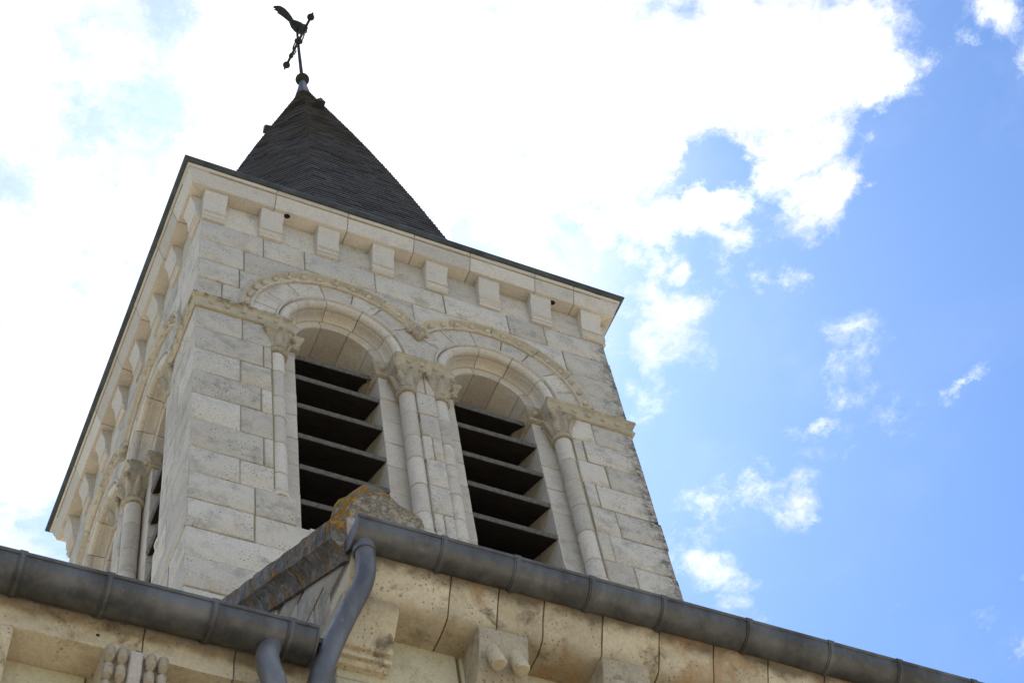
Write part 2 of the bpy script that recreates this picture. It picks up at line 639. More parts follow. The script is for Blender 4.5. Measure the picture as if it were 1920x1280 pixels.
# ------------------------------------------------------------------ bell tower
tower = thing('bell_tower', 'tall square limestone belfry with paired louvered arches and slate spire', 'tower', (2.5, 2.5, 0))
ROWS = [-.22, -.62, -1.02, -1.42, -1.83, -2.27, -2.72, -3.11, -3.51, -3.91, -4.31, -4.72, -5.12, -5.52]
UP = [0, .405, .806, 1.26, 1.69]
CW_ = (1.6, 3.4)          # window centres
ZS = .02                  # springing height
HO = .79                  # half width of the outer recess
HI = .465                 # half width of the opening
DI = .20                  # depth of the inner order


def arch_low(u):
    z = -9.
    for c in CW_:
        q = 1.075 ** 2 - (u - c) ** 2
        if q > 0:
            z = max(z, ZS + math.sqrt(q))
    return z


def face_wall(F, windows, seed):
    random.seed(seed)
    b = MB()
    bk = MB()
    if windows:
        for i in range(len(ROWS) - 1):
            zt, zb = ROWS[i], ROWS[i + 1]
            if i < 7:
                j = .50 if i % 2 == 0 else .70
                j += random.uniform(-.02, .02)
                for (a, c) in ((0, j), (j, .81)):
                    b.block(F, a, c, zb, zt)
                j = (4.5 if i % 2 == 0 else 4.32) + random.uniform(-.02, .02)
                for (a, c) in ((4.19, j), (j, 5)):
                    b.block(F, a, c, zb, zt)
                if i % 3 == 0:
                    b.block(F, 2.39, 2.50, zb, zt)
                    b.block(F, 2.50, 2.61, zb, zt)
                else:
                    b.block(F, 2.39, 2.61, zb, zt)
            else:
                if i == 7:      # the sill course: the recess is filled, the openings go on
                    cuts = [(0, .62), (.62, 1.02), (2.18, 2.5), (2.5, 2.82), (3.98, 4.4), (4.4, 5)]
                else:
                    x = 0
                    cuts = []
                    s = [.48, .95, .8, .62, .88, .7, 1.0][(i * 3) % 7]
                    while x < 5:
                        nx = min(5, x + s)
                        if 5 - nx < .25:
                            nx = 5
                        cuts.append((x, nx))
                        x = nx
                        s = random.uniform(.55, 1.05)
                for (a, c) in cuts:
                    b.block(F, a, c, zb, zt)
        upj = [[0, .27, 2.45, 2.75, 4.55, 5], [0, .46, 2.3, 2.7, 4.42, 5], [0, .51, 1.5, 2.497, 3.55, 4.38, 5], [0, .734, 1.222, 2.069, 2.914, 3.72, 4.2, 5]]
        for i in range(4):
            for a, c in zip(upj[i], upj[i + 1 if False else i][1:]):
                b.block(F, a, c, UP[i], UP[i + 1], low=arch_low if i < 3 else None)
        # the course hidden by the string course
        for a, c in ((0, .7), (.7, .81), (2.39, 2.61), (4.19, 4.5), (4.5, 5)):
            b.block(F, a, c, -.22, 0, d=.004)
        g = .014
        bk.box(F, .02, .80, g, .9, -5.6, -.02)
        bk.box(F, 2.40, 2.60, g, .9, -5.6, -.02)
        bk.box(F, 4.20, 4.98, g, .9, -5.6, -.02)
        bk.box(F, .80, 2.40, g, .9, -5.6, -3.52)
        bk.box(F, 2.60, 4.20, g, .9, -5.6, -3.52)
        for c in CW_:
            bk.box(F, c - .80, c - HI - .012, DI + .012, .88, -3.52, -.02)
            bk.box(F, c + HI + .012, c + .80, DI + .012, .88, -3.52, -.02)
        # wall backing over the arches as strips following the arch curve
        n = 160
        for i in range(n):
            a, c = .02 + 4.96 * i / n, .02 + 4.96 * (i + 1) / n
            m_ = (a + c) / 2
            lo = 0.
            for cc in CW_:
                q = 1.02 ** 2 - (m_ - cc) ** 2
                if q > 0:
                    lo = max(lo, ZS + math.sqrt(q))
            bk.add([F(a, g, lo), F(c, g, lo), F(c, g, 1.7), F(a, g, 1.7)], [(0, 1, 2, 3)])
    else:
        for i in range(len(ROWS) - 1):
            x, s = 0, random.uniform(.4, .9)
            while x < 5:
                nx = min(5, x + s)
                if 5 - nx < .25:
                    nx = 5
                b.block(F, x, nx, ROWS[i + 1], ROWS[i], d=random.uniform(-.012, .010))
                x = nx
                s = random.uniform(.55, 1.05)
        zs = [-.22] + UP
        for i in range(5):
            x, s = 0, random.uniform(.4, .9)
            while x < 5:
                nx = min(5, x + s)
                if 5 - nx < .25:
                    nx = 5
                b.block(F, x, nx, zs[i], zs[i + 1], d=random.uniform(-.008, .010))
                x = nx
                s = random.uniform(.55, 1.05)
        bk.box(F, .02, 4.98, .014, .9, -5.6, 1.7)
    # frieze panels between the corbels
    x = 0
    for i in range(9):
        nx = [.12, .82, 1.5, 2.17, 2.84, 3.5, 4.18, 4.86, 5][i]
        b.block(F, x, nx, 1.69, 2.2, d=.006, gap=.005)
        x = nx
    bk.box(F, .02, 4.98, .03, .9, 1.69, 2.3)
    b.build('wall', M_WALL, tower)
    bk.build('mortar_bed', M_MORTAR, tower)


for i, (F, wn) in enumerate(((F_front, True), (F_left, True), (F_right, False), (F_back, False))):
    face_wall(F, wn, 11 + i)

# plain lower shaft of the tower behind the church roofs
b = MB()
b.box(F_front, .02, 4.98, .02, 4.98, -GZ - .2, -5.55)
b.build('tower_base', M_WALL, tower)
# floor and ceiling that keep the bell chamber dark
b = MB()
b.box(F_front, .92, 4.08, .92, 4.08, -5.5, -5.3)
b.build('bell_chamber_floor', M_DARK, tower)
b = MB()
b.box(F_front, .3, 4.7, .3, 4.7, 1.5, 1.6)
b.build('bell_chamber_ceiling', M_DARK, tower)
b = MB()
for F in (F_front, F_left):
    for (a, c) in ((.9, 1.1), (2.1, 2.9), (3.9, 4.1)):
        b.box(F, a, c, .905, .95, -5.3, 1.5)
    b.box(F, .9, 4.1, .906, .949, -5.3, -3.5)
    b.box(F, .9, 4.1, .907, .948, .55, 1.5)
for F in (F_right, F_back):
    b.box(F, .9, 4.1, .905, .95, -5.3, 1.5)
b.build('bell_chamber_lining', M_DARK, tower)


def arch_parts(F, c, seed):
    random.seed(seed)
    # outer ring of flat voussoirs
    b = MB()
    bk = MB()
    cuts = [0, 17, 38, 60, 80, 103, 127, 150, 168, 180]
    for a0, a1 in zip(cuts, cuts[1:]):
        q = R(.45)
        j = random.uniform(-.003, .003)
        prof = [(.742, .2), (.742, j + .008), (.750, j), (1.03, j), (1.03, .2)]
        b.arc(F, c, ZS, prof, R(a0) + q, R(a1) - q, 6, smooth=False)
    b.build('arch_voussoirs', M_WALL, tower)
    bk.arc(F, c, ZS, [(.745, .19), (.745, .016), (1.04, .016), (1.04, .19)], 0, PI, 40, False)
    bk.build('mortar_bed', M_MORTAR, tower)
    # roll moulding between fillet and inner order
    b = MB()
    cuts = [0, 31, 68, 104, 141, 180]
    for a0, a1 in zip(cuts, cuts[1:]):
        q = R(.35)
        prof = [(.742, .21), (.742, -.010), (.738, -.018), (.724, -.018), (.719, -.006), (.717, .050)]
        for k in range(11):
            a = R(0 + k * 20)
            prof.append((.655 + .058 * math.cos(a), .045 - .058 * math.sin(a)))
        prof += [(.603, .075), (.594, .080), (.592, .110), (.584, .150), (.568, .178), (.560, .182), (.560, .215)]
        b.arc(F, c, ZS, prof, R(a0) + q, R(a1) - q, 12, smooth=True)
    b.build('roll_moulding', M_TRIM, tower)
    # inner order with its soffit
    b = MB()
    cuts = [0, 34, 70, 108, 146, 180]
    for a0, a1 in zip(cuts, cuts[1:]):
        q = R(.5)
        prof = [(.60, DI), (HI + .012, DI), (HI, DI + .012), (HI, .88), (.60, .88)]
        b.arc(F, c, ZS, prof, R(a0) + q, R(a1) - q, 12, smooth=False)
    b.build('inner_arch', M_TRIM, tower)
    bk = MB()
    bk.arc(F, c, ZS, [(.61, DI + .012), (HI + .012, DI + .012), (HI + .012, .87), (.61, .87)], 0, PI, 40, False)
    bk.build('mortar_bed', M_MORTAR, tower)
    # jambs
    for s in (-1, 1):
        b = MB()
        for i in range(8):
            zt = ROWS[i] if i else -.222
            zb = ROWS[i + 1]
            e0, e1 = sorted((c + s * HI, c + s * .805))
            dm = .52 + random.uniform(-.05, .05)
            j = random.uniform(-.003, .003)
            b.box(F, e0, e1, DI + j, dm - .004, zb + .005, zt - .005, .002)
            e0, e1 = sorted((c + s * (HI + .002), c + s * .805))
            b.box(F, e0, e1, dm + .004, .89, zb + .005, zt - .005, .002)
        b.build('jamb', M_TRIM, tower, bevel=.008)
    # sill
    b = MB()
    b.add([F(c - HI, .0, -3.5), F(c + HI, .0, -3.5), F(c + HI, .88, -3.30), F(c - HI, .88, -3.30), F(c - HI, .0, -3.56), F(c + HI, .0, -3.56), F(c + HI, .88, -3.56), F(c - HI, .88, -3.56)],
          [(0, 1, 2, 3), (0, 4, 5, 1), (4, 7, 6, 5), (0, 3, 7, 4), (1, 5, 6, 2), (2, 6, 7, 3)])
    b.build('sill', M_WALL, tower)


def pearls(b, F, pts, r):
    for (u, d, z) in pts:
        b.ball(F(u, d, z), r * random.uniform(.85, 1.1), 10, 6)


def hoods(F, seed):
    """two billet hood moulds meeting over the central pier"""
    random.seed(seed)
    prof = [(.995, .05), (.995, -.022), (1.004, -.032), (1.022, -.032), (1.032, -.020), (1.050, -.006), (1.085, -.008), (1.105, -.026),
            (1.113, -.052), (1.122, -.060), (1.142, -.060), (1.150, -.050), (1.150, .05)]
    am = math.acos(.9 / 1.075)          # where the two hoods meet
    for c, a0, a1 in ((CW_[0], am, PI), (CW_[1], 0, PI - am)):
        b = MB()
        n = 5
        cut = [a0 + (a1 - a0) * i / n + (random.uniform(-.05, .05) if 0 < i < n else 0) for i in range(n + 1)]
        for k in range(n):
            b.arc(F, c, ZS, prof, cut[k] + (.004 if k else 0), cut[k + 1] - (.004 if k < n - 1 else 0), 12, smooth=True)
        m = int((a1 - a0) * 1.068 / .190)
        pts = []
        for k in range(m):
            a = a0 + (a1 - a0) * (k + .6) / m
            pts.append((c + 1.068 * math.cos(a), -.020, ZS + 1.068 * math.sin(a)))
        pearls(b, F, pts, .033)
        b.build('hood_mould', M_HOOD, tower)
    # carved leaf where they meet
    b = MB()
    z = ZS + math.sqrt(1.075 ** 2 - .81)
    for (x, dz, r) in ((0, .10, .055), (-.06, .04, .05), (.06, .045, .05), (-.03, -.03, .045), (.035, -.035, .045), (0, -.10, .042), (-.10, .0, .035), (.1, .01, .035), (.0, .03, .06)):
        b.ball(F(2.5 + x, -.02, z + dz - .03), r, 10, 7, sc=(1, 1, 1.2))
    b.build('carved_leaf', M_CAP, tower)


S_PROF = [(-.02, 0.), (.045, .0), (.055, -.010), (.055, -.045), (.047, -.055), (.030, -.075), (.018, -.120), (.016, -.150), (.026, -.172),
          (.030, -.185), (.026, -.215), (.018, -.222), (-.02, -.222)]


def strings(F, windows, seed):
    random.seed(seed)
    if windows:
        spans = [(0, 1.03, True, False), (2.19, 2.81, False, False), (3.97, 5, False, True)]
    else:
        spans = [(0, 5, True, True)]
    for (a, c, m0, m1) in spans:
        b = MB()
        L = c - a
        n = max(1, round(L / .75))
        xs = [a + L * i / n for i in range(n + 1)]
        for i in range(n):
            b.run(F, xs[i] + (.003 if i else 0), xs[i + 1] - (.003 if i < n - 1 else 0), S_PROF, m0 and i == 0, m1 and i == n - 1, n=4, jit=.002)
        if windows:
            k = int(L / .205)
            pearls(b, F, [(a + .10 + (L - .16) * (j + .3) / k, -.022, -.112 + random.uniform(-.006, .006)) for j in range(k)], .030)
        b.build('string_course', M_STRING, tower)
    if windows:
        # imposts: the string course steps back to the inner order and runs into the reveal
        IP = [(-.03, -.018), (.078, -.018), (.082, -.030), (.078, -.075), (.060, -.105), (.030, -.160), (.030, -.178), (.040, -.186), (.036, -.214), (.020, -.222), (-.03, -.222)]
        for c in CW_:
            for s in (-1, 1):
                b = MB()
                e0, e1 = sorted((c + s * .572, c + s * .80))
                b.box(F, e0, e1, -.012, DI + .02, -.221, -.001)
                L = [[F(c + s * .60, DI - o, z) for (o, z) in IP], [F(c + s * (HI - o), DI - o, z) for (o, z) in IP], [F(c + s * (HI - o), .88, z) for (o, z) in IP]]
                b.loops(L)
                b.ball(F(c + s * (HI + .035), DI - .052, -.112), .036, 12, 8)
                b.ball(F(c + s * (HI - .052), DI + .12, -.112), .034, 12, 8)
                b.ball(F(c + s * (HI - .052), DI + .34, -.112), .034, 12, 8)
                b.build('impost', M_CAP, tower)


def column(F, c, s, seed):
    random.seed(seed)
    cu, cd, r = c + s * .722, .092, .090
    b = MB()
    cuts = [-3.02, -2.74, -2.29, -1.85, -1.44, -1.03, -.66]
    cuts = [cuts[0]] + [q + random.uniform(-.03, .03) for q in cuts[1:-1]] + [cuts[-1]]
    for a, e in zip(cuts, cuts[1:]):
        rr = r + random.uniform(-.002, .003)
        b.lathe(F, cu, cd, [(a + .004, rr - .012), (a + .012, rr), (e - .012, rr), (e - .004, rr - .012)], 24)
    b.lathe(F, cu, cd, [(-3.0, r - .014), (-.66, r - .014)], 16)
    sh = b.build('column', M_TRIM, tower)
    # capital: bell growing from round to square, with leaves and corner volutes
    b = MB()

    def shape(a, z, rr):
        t = max(0., min(1., (z + .58) / .34))
        sq = 1. / max(abs(math.cos(a)), abs(math.sin(a)))
        q = rr * (1 - t ** 1.6 + t ** 1.6 * min(sq, 1.28))
        return q * (1 + .055 * math.sin(PI * t) * math.cos(8 * a) + .02 * math.cos(16 * a) * t)
    prof = [(-.60, .10), (-.575, .108), (-.54, .112), (-.48, .118), (-.42, .128), (-.36, .140), (-.31, .152), (-.275, .160), (-.262, .162), (-.258, .15), (-.222, .15)]
    b.lathe(F, cu, cd, prof, 64, shape=shape)
    for k in range(4):
        a = PI / 4 + k * PI / 2
        x, y = cu + .185 * math.cos(a), cd + .185 * math.sin(a)
        b.ball(F(x, y, -.285), .040, 10, 8)
        b.ball(F(cu + .165 * math.cos(a), cd + .165 * math.sin(a), -.335), .030, 10, 8)
    for k in range(8):
        a = k * PI / 4
        rr = .148 if k % 2 == 0 else .150
        # leaf tongue
        L = []
        for q in range(7):
            t = q / 6
            zz = -.57 + .24 * t
            ro = .110 + .03 * t + .045 * t ** 3
            wd = .042 * math.sin(PI * (.25 + .62 * t))
            tang = (-math.sin(a), math.cos(a))
            row = []
            for (p, dr) in ((-1, -.012), (-.5, .006), (0, .012), (.5, .006), (1, -.012), (0, -.03)):
                row.append(F(cu + (ro + dr) * math.cos(a) + tang[0] * wd * p, cd + (ro + dr) * math.sin(a) + tang[1] * wd * p, zz))
            L.append(row)
        b.loops(L, True)
        b.ball(F(cu + .185 * math.cos(a) * (1 if k % 2 == 0 else .0) + (0 if k % 2 == 0 else .17 * math.cos(a)), cd + .185 * math.sin(a) * (1 if k % 2 == 0 else 0) + (0 if k % 2 == 0 else .17 * math.sin(a)), -.335), .022, 8, 6)
    # astragal ring
    L = [(-.655, .094), (-.652, .112), (-.640, .122), (-.625, .125), (-.610, .120), (-.600, .108), (-.596, .09)]
    b.lathe(F, cu, cd, L, 28)
    b.build('capital', M_CAP, sh)
    b = MB()
    b.lathe(F, cu, cd, [(-3.12, .112), (-3.105, .120), (-3.085, .118), (-3.075, .106), (-3.062, .104), (-3.05, .110), (-3.035, .108), (-3.025, .09)], 24)
    b.build('base', M_TRIM, sh)


def louvers(F, c, seed):
    random.seed(seed)
    fronts = [-.16, -.68, -1.215, -1.745, -2.28, -2.82, -3.34]
    for i, zf in enumerate(fronts):
        b = MB()
        e = MB()
        hw = HI - .004
        d0 = DI + (.10 if i == 0 else .022)
        zf += random.uniform(-.008, .008)
        L = .64
        sl_ = R(30)
        dy, dz = L * math.cos(sl_), L * math.sin(sl_)
        ny, nz = -math.sin(sl_) * .037, math.cos(sl_) * .037
        tl = random.uniform(-.010, .010)
        vs = []
        for u, k in ((c - hw, -1), (c + hw, 1)):
            for (d, z) in ((d0, zf), (d0 + dy, zf + dz), (d0 + dy + ny, zf + dz + nz), (d0 + ny, zf + nz)):
                vs.append(F(u, d, z + tl * k))
        b.add(vs, [(0, 1, 2, 3), (7, 6, 5, 4), (0, 4, 5, 1), (1, 5, 6, 2), (2, 6, 7, 3)])
        b.add([vs[0], vs[3], vs[7], vs[4]], [(0, 1, 2, 3)])
        o = b.build('louver', M_WOOD, tower)
        # front edge of the board; sky light is painted in as paler grey
        vs = []
        for u, k in ((c - hw, -1), (c + hw, 1)):
            q = .006
            for (d, z) in ((d0 - q, zf - q * .4), (d0 + .004, zf - .003), (d0 + ny + .004, zf + nz + .003), (d0 + ny - q, zf + nz + q)):
                vs.append(F(u, d, z + tl * k))
        e.add(vs, [(0, 1, 2, 3), (7, 6, 5, 4), (0, 4, 5, 1), (1, 5, 6, 2), (2, 6, 7, 3), (3, 7, 4, 0)])
        e.build('board_edge', M_EDGE, o)


C_PROF = [(-.02, 2.198), (.118, 2.198), (.122, 2.19), (.120, 2.125), (.112, 2.10), (.086, 2.045), (.070, 1.98), (.062, 1.90), (.060, 1.835),
          (.034, 1.828), (.034, 1.790), (.048, 1.784), (.048, 1.745), (.030, 1.735), (.028, 1.698), (-.02, 1.695)]


def corbel(F, u0, u1):
    b = MB()
    j = random.uniform(-.006, .006)
    prof = [(o * random.uniform(.97, 1.03) if o > 0 else o, z) for (o, z) in C_PROF]
    L = []
    for u in (u0 + j, (u0 + u1) / 2, u1 + j):
        L.append([F(u + random.uniform(-.003, .003), -o, z + random.uniform(-.003, .003)) for (o, z) in prof])
    b.loops(L)
    b.build('corbel', M_CORN, tower, bevel=.005)


K_PROF = [(-.05, 2.202), (.155, 2.202), (.160, 2.208), (.168, 2.25), (.196, 2.33), (.214, 2.40), (.218, 2.425), (.236, 2.430), (.240, 2.440), (.246, 2.475), (.24, 2.48), (-.05, 2.48)]


def cornice(F, seed, corbels=range(8)):
    random.seed(seed)
    b = MB()
    xs = [0, .82, 1.70, 2.53, 3.25, 4.10, 4.62, 5]
    for i in range(7):
        b.run(F, xs[i] + .005, xs[i + 1] - .005, K_PROF, i == 0, i == 6, n=4, jit=.0025)
    b.build('cornice', M_CORN, tower)
    bk = MB()
    bk.run(F, .02, 4.98, [(o - .012, z + (.012 if z < 2.3 else -.012)) for (o, z) in K_PROF])
    bk.build('mortar_bed', M_MORTAR, tower)
    for i in corbels:
        u0 = .009 + .6731 * i
        corbel(F, u0, u0 + .267)
    # zinc-lined eaves edge
    prof = []
    for k in range(9):
        a = PI + PI * k / 8 * .9
        prof.append((.262 + .034 * math.cos(a) * -1, 2.515 + .036 * math.sin(a)))
    prof = [(.20, 2.49), (.236, 2.482), (.262, 2.479), (.285, 2.488), (.296, 2.505), (.299, 2.522), (.294, 2.536), (.283, 2.540), (.20, 2.552), (.0, 2.60)]
    g = MB()
    g.run(F, 0, 5, prof, True, True, smooth=True)
    g.build('eaves_edging', M_LEAD, tower)


for fi, F in enumerate((F_front, F_left)):
    for k, c in enumerate(CW_):
        arch_parts(F, c, 100 * fi + k)
        louvers(F, c, 40 + 10 * fi + k)
        for s in (-1, 1):
            column(F, c, s, 60 + 10 * fi + 3 * k + s)
    hoods(F, 80 + fi)
for fi, (F, wn) in enumerate(((F_front, True), (F_left, True), (F_right, False), (F_back, False))):
    strings(F, wn, 90 + fi)
    cornice(F, 95 + fi, range(8) if fi < 3 else ())

# dark holes and crack stains in the cornice soffit
for (u, d, r) in ((.985, -.105, .034), (4.36, -.085, .036)):
    b = MB()
    b.ball((u, d, 2.200), r, 10, 6, sc=(1.1, .9, .12))
    b.build('bird_hole', M_HOLE, tower)


# ------------------------------------------------------------------ spire
AX, AY = 2.43, 2.5


def spire_r(z):
    t = (z - 2.55) / (12.62 - 2.55)
    return 2.64 * (1 - t) + .10 * math.sin(PI * min(1, t)) * (1 - .2 * t)


def spire():
    random.seed(5)
    b = MB()
    zt = 12.25
    n = 84
    for k in range(8):
        a0, a1 = R(22.5 + 45 * k), R(67.5 + 45 * k)
        nm = Vector((math.cos((a0 + a1) / 2), math.sin((a0 + a1) / 2), .25)).normalized()
        for i in range(n):
            za, zb = 2.5 + (zt - 2.5) * i / n, 2.5 + (zt - 2.5) * (i + 1) / n
            ra, rb = spire_r(za), spire_r(zb)
            A0 = Vector((AX + ra * math.cos(a0), AY + ra * math.sin(a0), za))
            A1 = Vector((AX + ra * math.cos(a1), AY + ra * math.sin(a1), za))
            B0 = Vector((AX + rb * math.cos(a0), AY + rb * math.sin(a0), zb))
            B1 = Vector((AX + rb * math.cos(a1), AY + rb * math.sin(a1), zb))
            wd = (A1 - A0).length
            m = max(1, round(wd / .2))
            cut = [0] + [(j + (.5 if i % 2 else 0) + random.uniform(-.08, .08)) / m for j in range(0 if i % 2 else 1, m)] + [1]
            for s0, s1 in zip(cut, cut[1:]):
                if s1 - s0 < .01:
                    continue
                g = .002 / wd
                lift = .017 + random.uniform(-.003, .004)
                dz = random.uniform(-.006, .006)
                dv = (B0 - A0).normalized() * dz
                x_ = .012 / wd
                p0 = A0.lerp(A1, s0 + g if s0 > 0 else -x_) + dv
                p1 = A0.lerp(A1, s1 - g if s1 < 1 else 1 + x_) + dv
                q1 = B0.lerp(B1, s1 - g)
                q0 = B0.lerp(B1, s0 + g)
                o = nm * lift
                v = [p0 + o, p1 + o, q1 + nm * .003, q0 + nm * .003, p0 - nm * .004, p1 - nm * .004]
                b.add(v, [(0, 1, 2, 3), (4, 5, 1, 0)])
    body = MB()
    body.loops([[(AX + (spire_r(z) - .01) * math.cos(R(22.5 + 45 * k)), AY + (spire_r(z) - .01) * math.sin(R(22.5 + 45 * k)), z) for k in range(8)] for z in [2.4 + (12.3 - 2.4) * i / 20 for i in range(21)]])
    sp = body.build('spire', M_LEAD, tower)
    b.build('slate_covering', M_SLATE, sp)
    # low lead skirt that closes the corners of the square below the octagon
    k = MB()
    k.add([(-.2, -.2, 2.56), (5.2, -.2, 2.56), (5.2, 5.2, 2.56), (-.2, 5.2, 2.56), (2.43, 2.5, 3.0)], [(0, 1, 4), (1, 2, 4), (2, 3, 4), (3, 0, 4)])
    k.build('lead_skirt', M_LEAD, sp)
    # zinc cap
    c = MB()
    L = []
    for z, r in ((12.20, spire_r(12.20) + .03), (12.22, spire_r(12.2) + .03), (12.5, .105), (12.84, .055), (12.86, .03)):
        L.append([(AX - .02 + r * math.cos(R(22.5 + 45 * q)), AY + r * math.sin(R(22.5 + 45 * q)), z) for q in range(8)])
    c.loops(L)
    c.build('zinc_cap', M_ZINCL, sp)
    # two small triangular ventilation hoods
    for (ang, z) in ((-90, 10.72), (180, 10.42)):
        a = R(ang)
        r = spire_r(z) * math.cos(R(22.5))
        n_ = Vector((math.cos(a), math.sin(a), 0))
        t_ = Vector((-math.sin(a), math.cos(a), 0))
        o = Vector((AX, AY, z)) + n_ * (r - .02)
        h = MB()
        p = [o + t_ * .08 + n_ * .17, o - t_ * .08 + n_ * .17, o + n_ * .18 + Vector((0, 0, .10)), o + t_ * .09, o - t_ * .09, o + Vector((0, 0, .24)) - n_ * .03]
        h.add(p, [(0, 1, 2), (0, 3, 4, 1), (1, 4, 5, 2), (2, 5, 3, 0)])
        h.build('ventilation_hood', M_LEAD, sp)


spire()

# ------------------------------------------------------------------ weathercock
vx, vy = AX - .02, AY
wv = thing('weathercock', 'black iron weathercock and ball ended cross on the spire tip', 'weathervane', (vx, vy, 12.85 + GZ))
b = MB()
b.tube([(vx, vy, 12.8), (vx - .03, vy, 14.1), (vx - .05, vy, 15.45)], [.034, .028, .02], 10)
b.build('rod', M_IRON, wv)
b = MB()
b.ball((vx, vy, 12.97), .122, 18, 12, sc=(1, 1, .8))
b.build('finial_ball', M_IRON, wv)
CX, CY, CZ = vx - .05, vy - .05, 14.55
ax = Vector((.10, -.99, .06)).normalized()
b = MB()
pc = Vector((CX, CY, CZ))
b.tube([tuple(pc - ax * .50), tuple(pc + ax * .50)], .024, 10)
for s in (-.50, .50):
    q = pc + ax * s
    b.ball(tuple(q), .068, 14, 10)
    b.tube([tuple(q + ax * math.copysign(.05, s)), tuple(q + ax * math.copysign(.10, s))], [.03, .008], 8)
for s in (-.30, .27):
    q = pc + ax * s
    b.tube([tuple(q - ax * .05), tuple(q - ax * .02), tuple(q + ax * .02), tuple(q + ax * .05)], [.026, .044, .044, .026], 10)
# scrolled brackets at the crossing
for s in (-1, 1):
    pts = []
    for k in range(15):
        a = k / 14 * PI * 1.7
        rr = .12 - .06 * k / 14
        pts.append(tuple(pc + ax * (s * (.14 - rr * math.cos(a))) + Vector((0, 0, .10 - rr * math.sin(a) * 1.1 + .05))))
    b.tube(pts, .013, 6)
    pts = [(p[0], p[1], 2 * CZ - p[2]) for p in pts]
    b.tube(pts, .013, 6)
b.ball(tuple(pc), .065, 12, 8)
b.tube([tuple(pc + Vector((-.07, 0, 0))), tuple(pc + Vector((.07, 0, 0)))], .035, 8)
b.build('cross', M_IRON, wv)


def rooster():
    # one skin along the bird's spine; x forward, z up
    b = MB()
    o = Vector((CX, CY, 15.0))
    yaw, k_ = R(14), .74

    def turn(m):
        for i, p in enumerate(m.v):
            q = Vector(p) - o
            m.v[i] = (o.x + .0 + k_ * (q.x * math.cos(yaw) - q.y * math.sin(yaw)), o.y - .02 + k_ * (q.x * math.sin(yaw) + q.y * math.cos(yaw)), o.z + .20 + k_ * q.z)
    sp = [(-.26, .10, .045, .03), (-.20, .06, .085, .05), (-.12, .01, .125, .075), (-.02, -.03, .15, .09), (.08, -.02, .145, .088), (.15, .05, .115, .072), (.19, .14, .08, .052),
          (.205, .22, .06, .042), (.215, .29, .058, .042), (.235, .335, .045, .034), (.26, .35, .02, .016)]
    sp = [(x * .86, z, r * 1.30, wd * 1.55) for (x, z, r, wd) in sp]
    L = []
    for i, (x, z, r, wd) in enumerate(sp):
        x0, z0 = sp[max(0, i - 1)][:2]
        x1, z1 = sp[min(len(sp) - 1, i + 1)][:2]
        tx, tz = x1 - x0, z1 - z0
        l = math.hypot(tx, tz)
        nx, nz = -tz / l, tx / l
        L.append([(o.x + x + nx * r * math.cos(a), o.y + wd * math.sin(a), o.z + z + nz * r * math.cos(a)) for a in [2 * PI * k / 14 for k in range(14)]])
    b.loops(L, True)
    turn(b)
    body = b.build('rooster', M_IRON, wv)
    # tail of sickle feathers
    b = MB()
    for k, (h, ln) in enumerate(((.44, .50), (.39, .55), (.32, .56), (.25, .52), (.19, .42))):
        pts = bez((o.x - .16, o.y, o.z + .05), (o.x - .16 - ln * .35, o.y + .01 * (k - 2), o.z + .1 + h * .9), (o.x - .16 - ln * .8, o.y + .015 * (k - 2), o.z + .12 + h), (o.x - .16 - ln * 1.05, o.y + .02 * (k - 2), o.z + h * .62), 12)
        b.tube(pts, [.055 + .012 * math.sin(PI * q / 12) - .05 * (q / 12) ** 2 for q in range(13)], 8)
    turn(b)
    b.build('tail', M_IRON, body)
    b = MB()
    for k in range(4):
        x = .175 + .03 * k
        b.tube([(o.x + x, o.y, o.z + .32), (o.x + x - .01, o.y, o.z + .41 - .015 * abs(k - 1.5))], [.028, .008], 6)
    b.tube([(o.x + .255, o.y, o.z + .335), (o.x + .32, o.y, o.z + .315)], [.022, .003], 6)
    b.ball((o.x + .25, o.y, o.z + .265), .028, 8, 6, sc=(.8, .5, 1.3))
    turn(b)
    b.build('comb_and_beak', M_IRON, body)
    for s in (-.03, .03):
        b = MB()
        b.tube([(o.x + .0, o.y + s, o.z - .12), (o.x + .02, o.y + s * .6, o.z - .26), (o.x - .02, o.y, o.z - .42)], [.03, .016, .012], 6)
        turn(b)
        b.build('leg', M_IRON, body)


rooster()


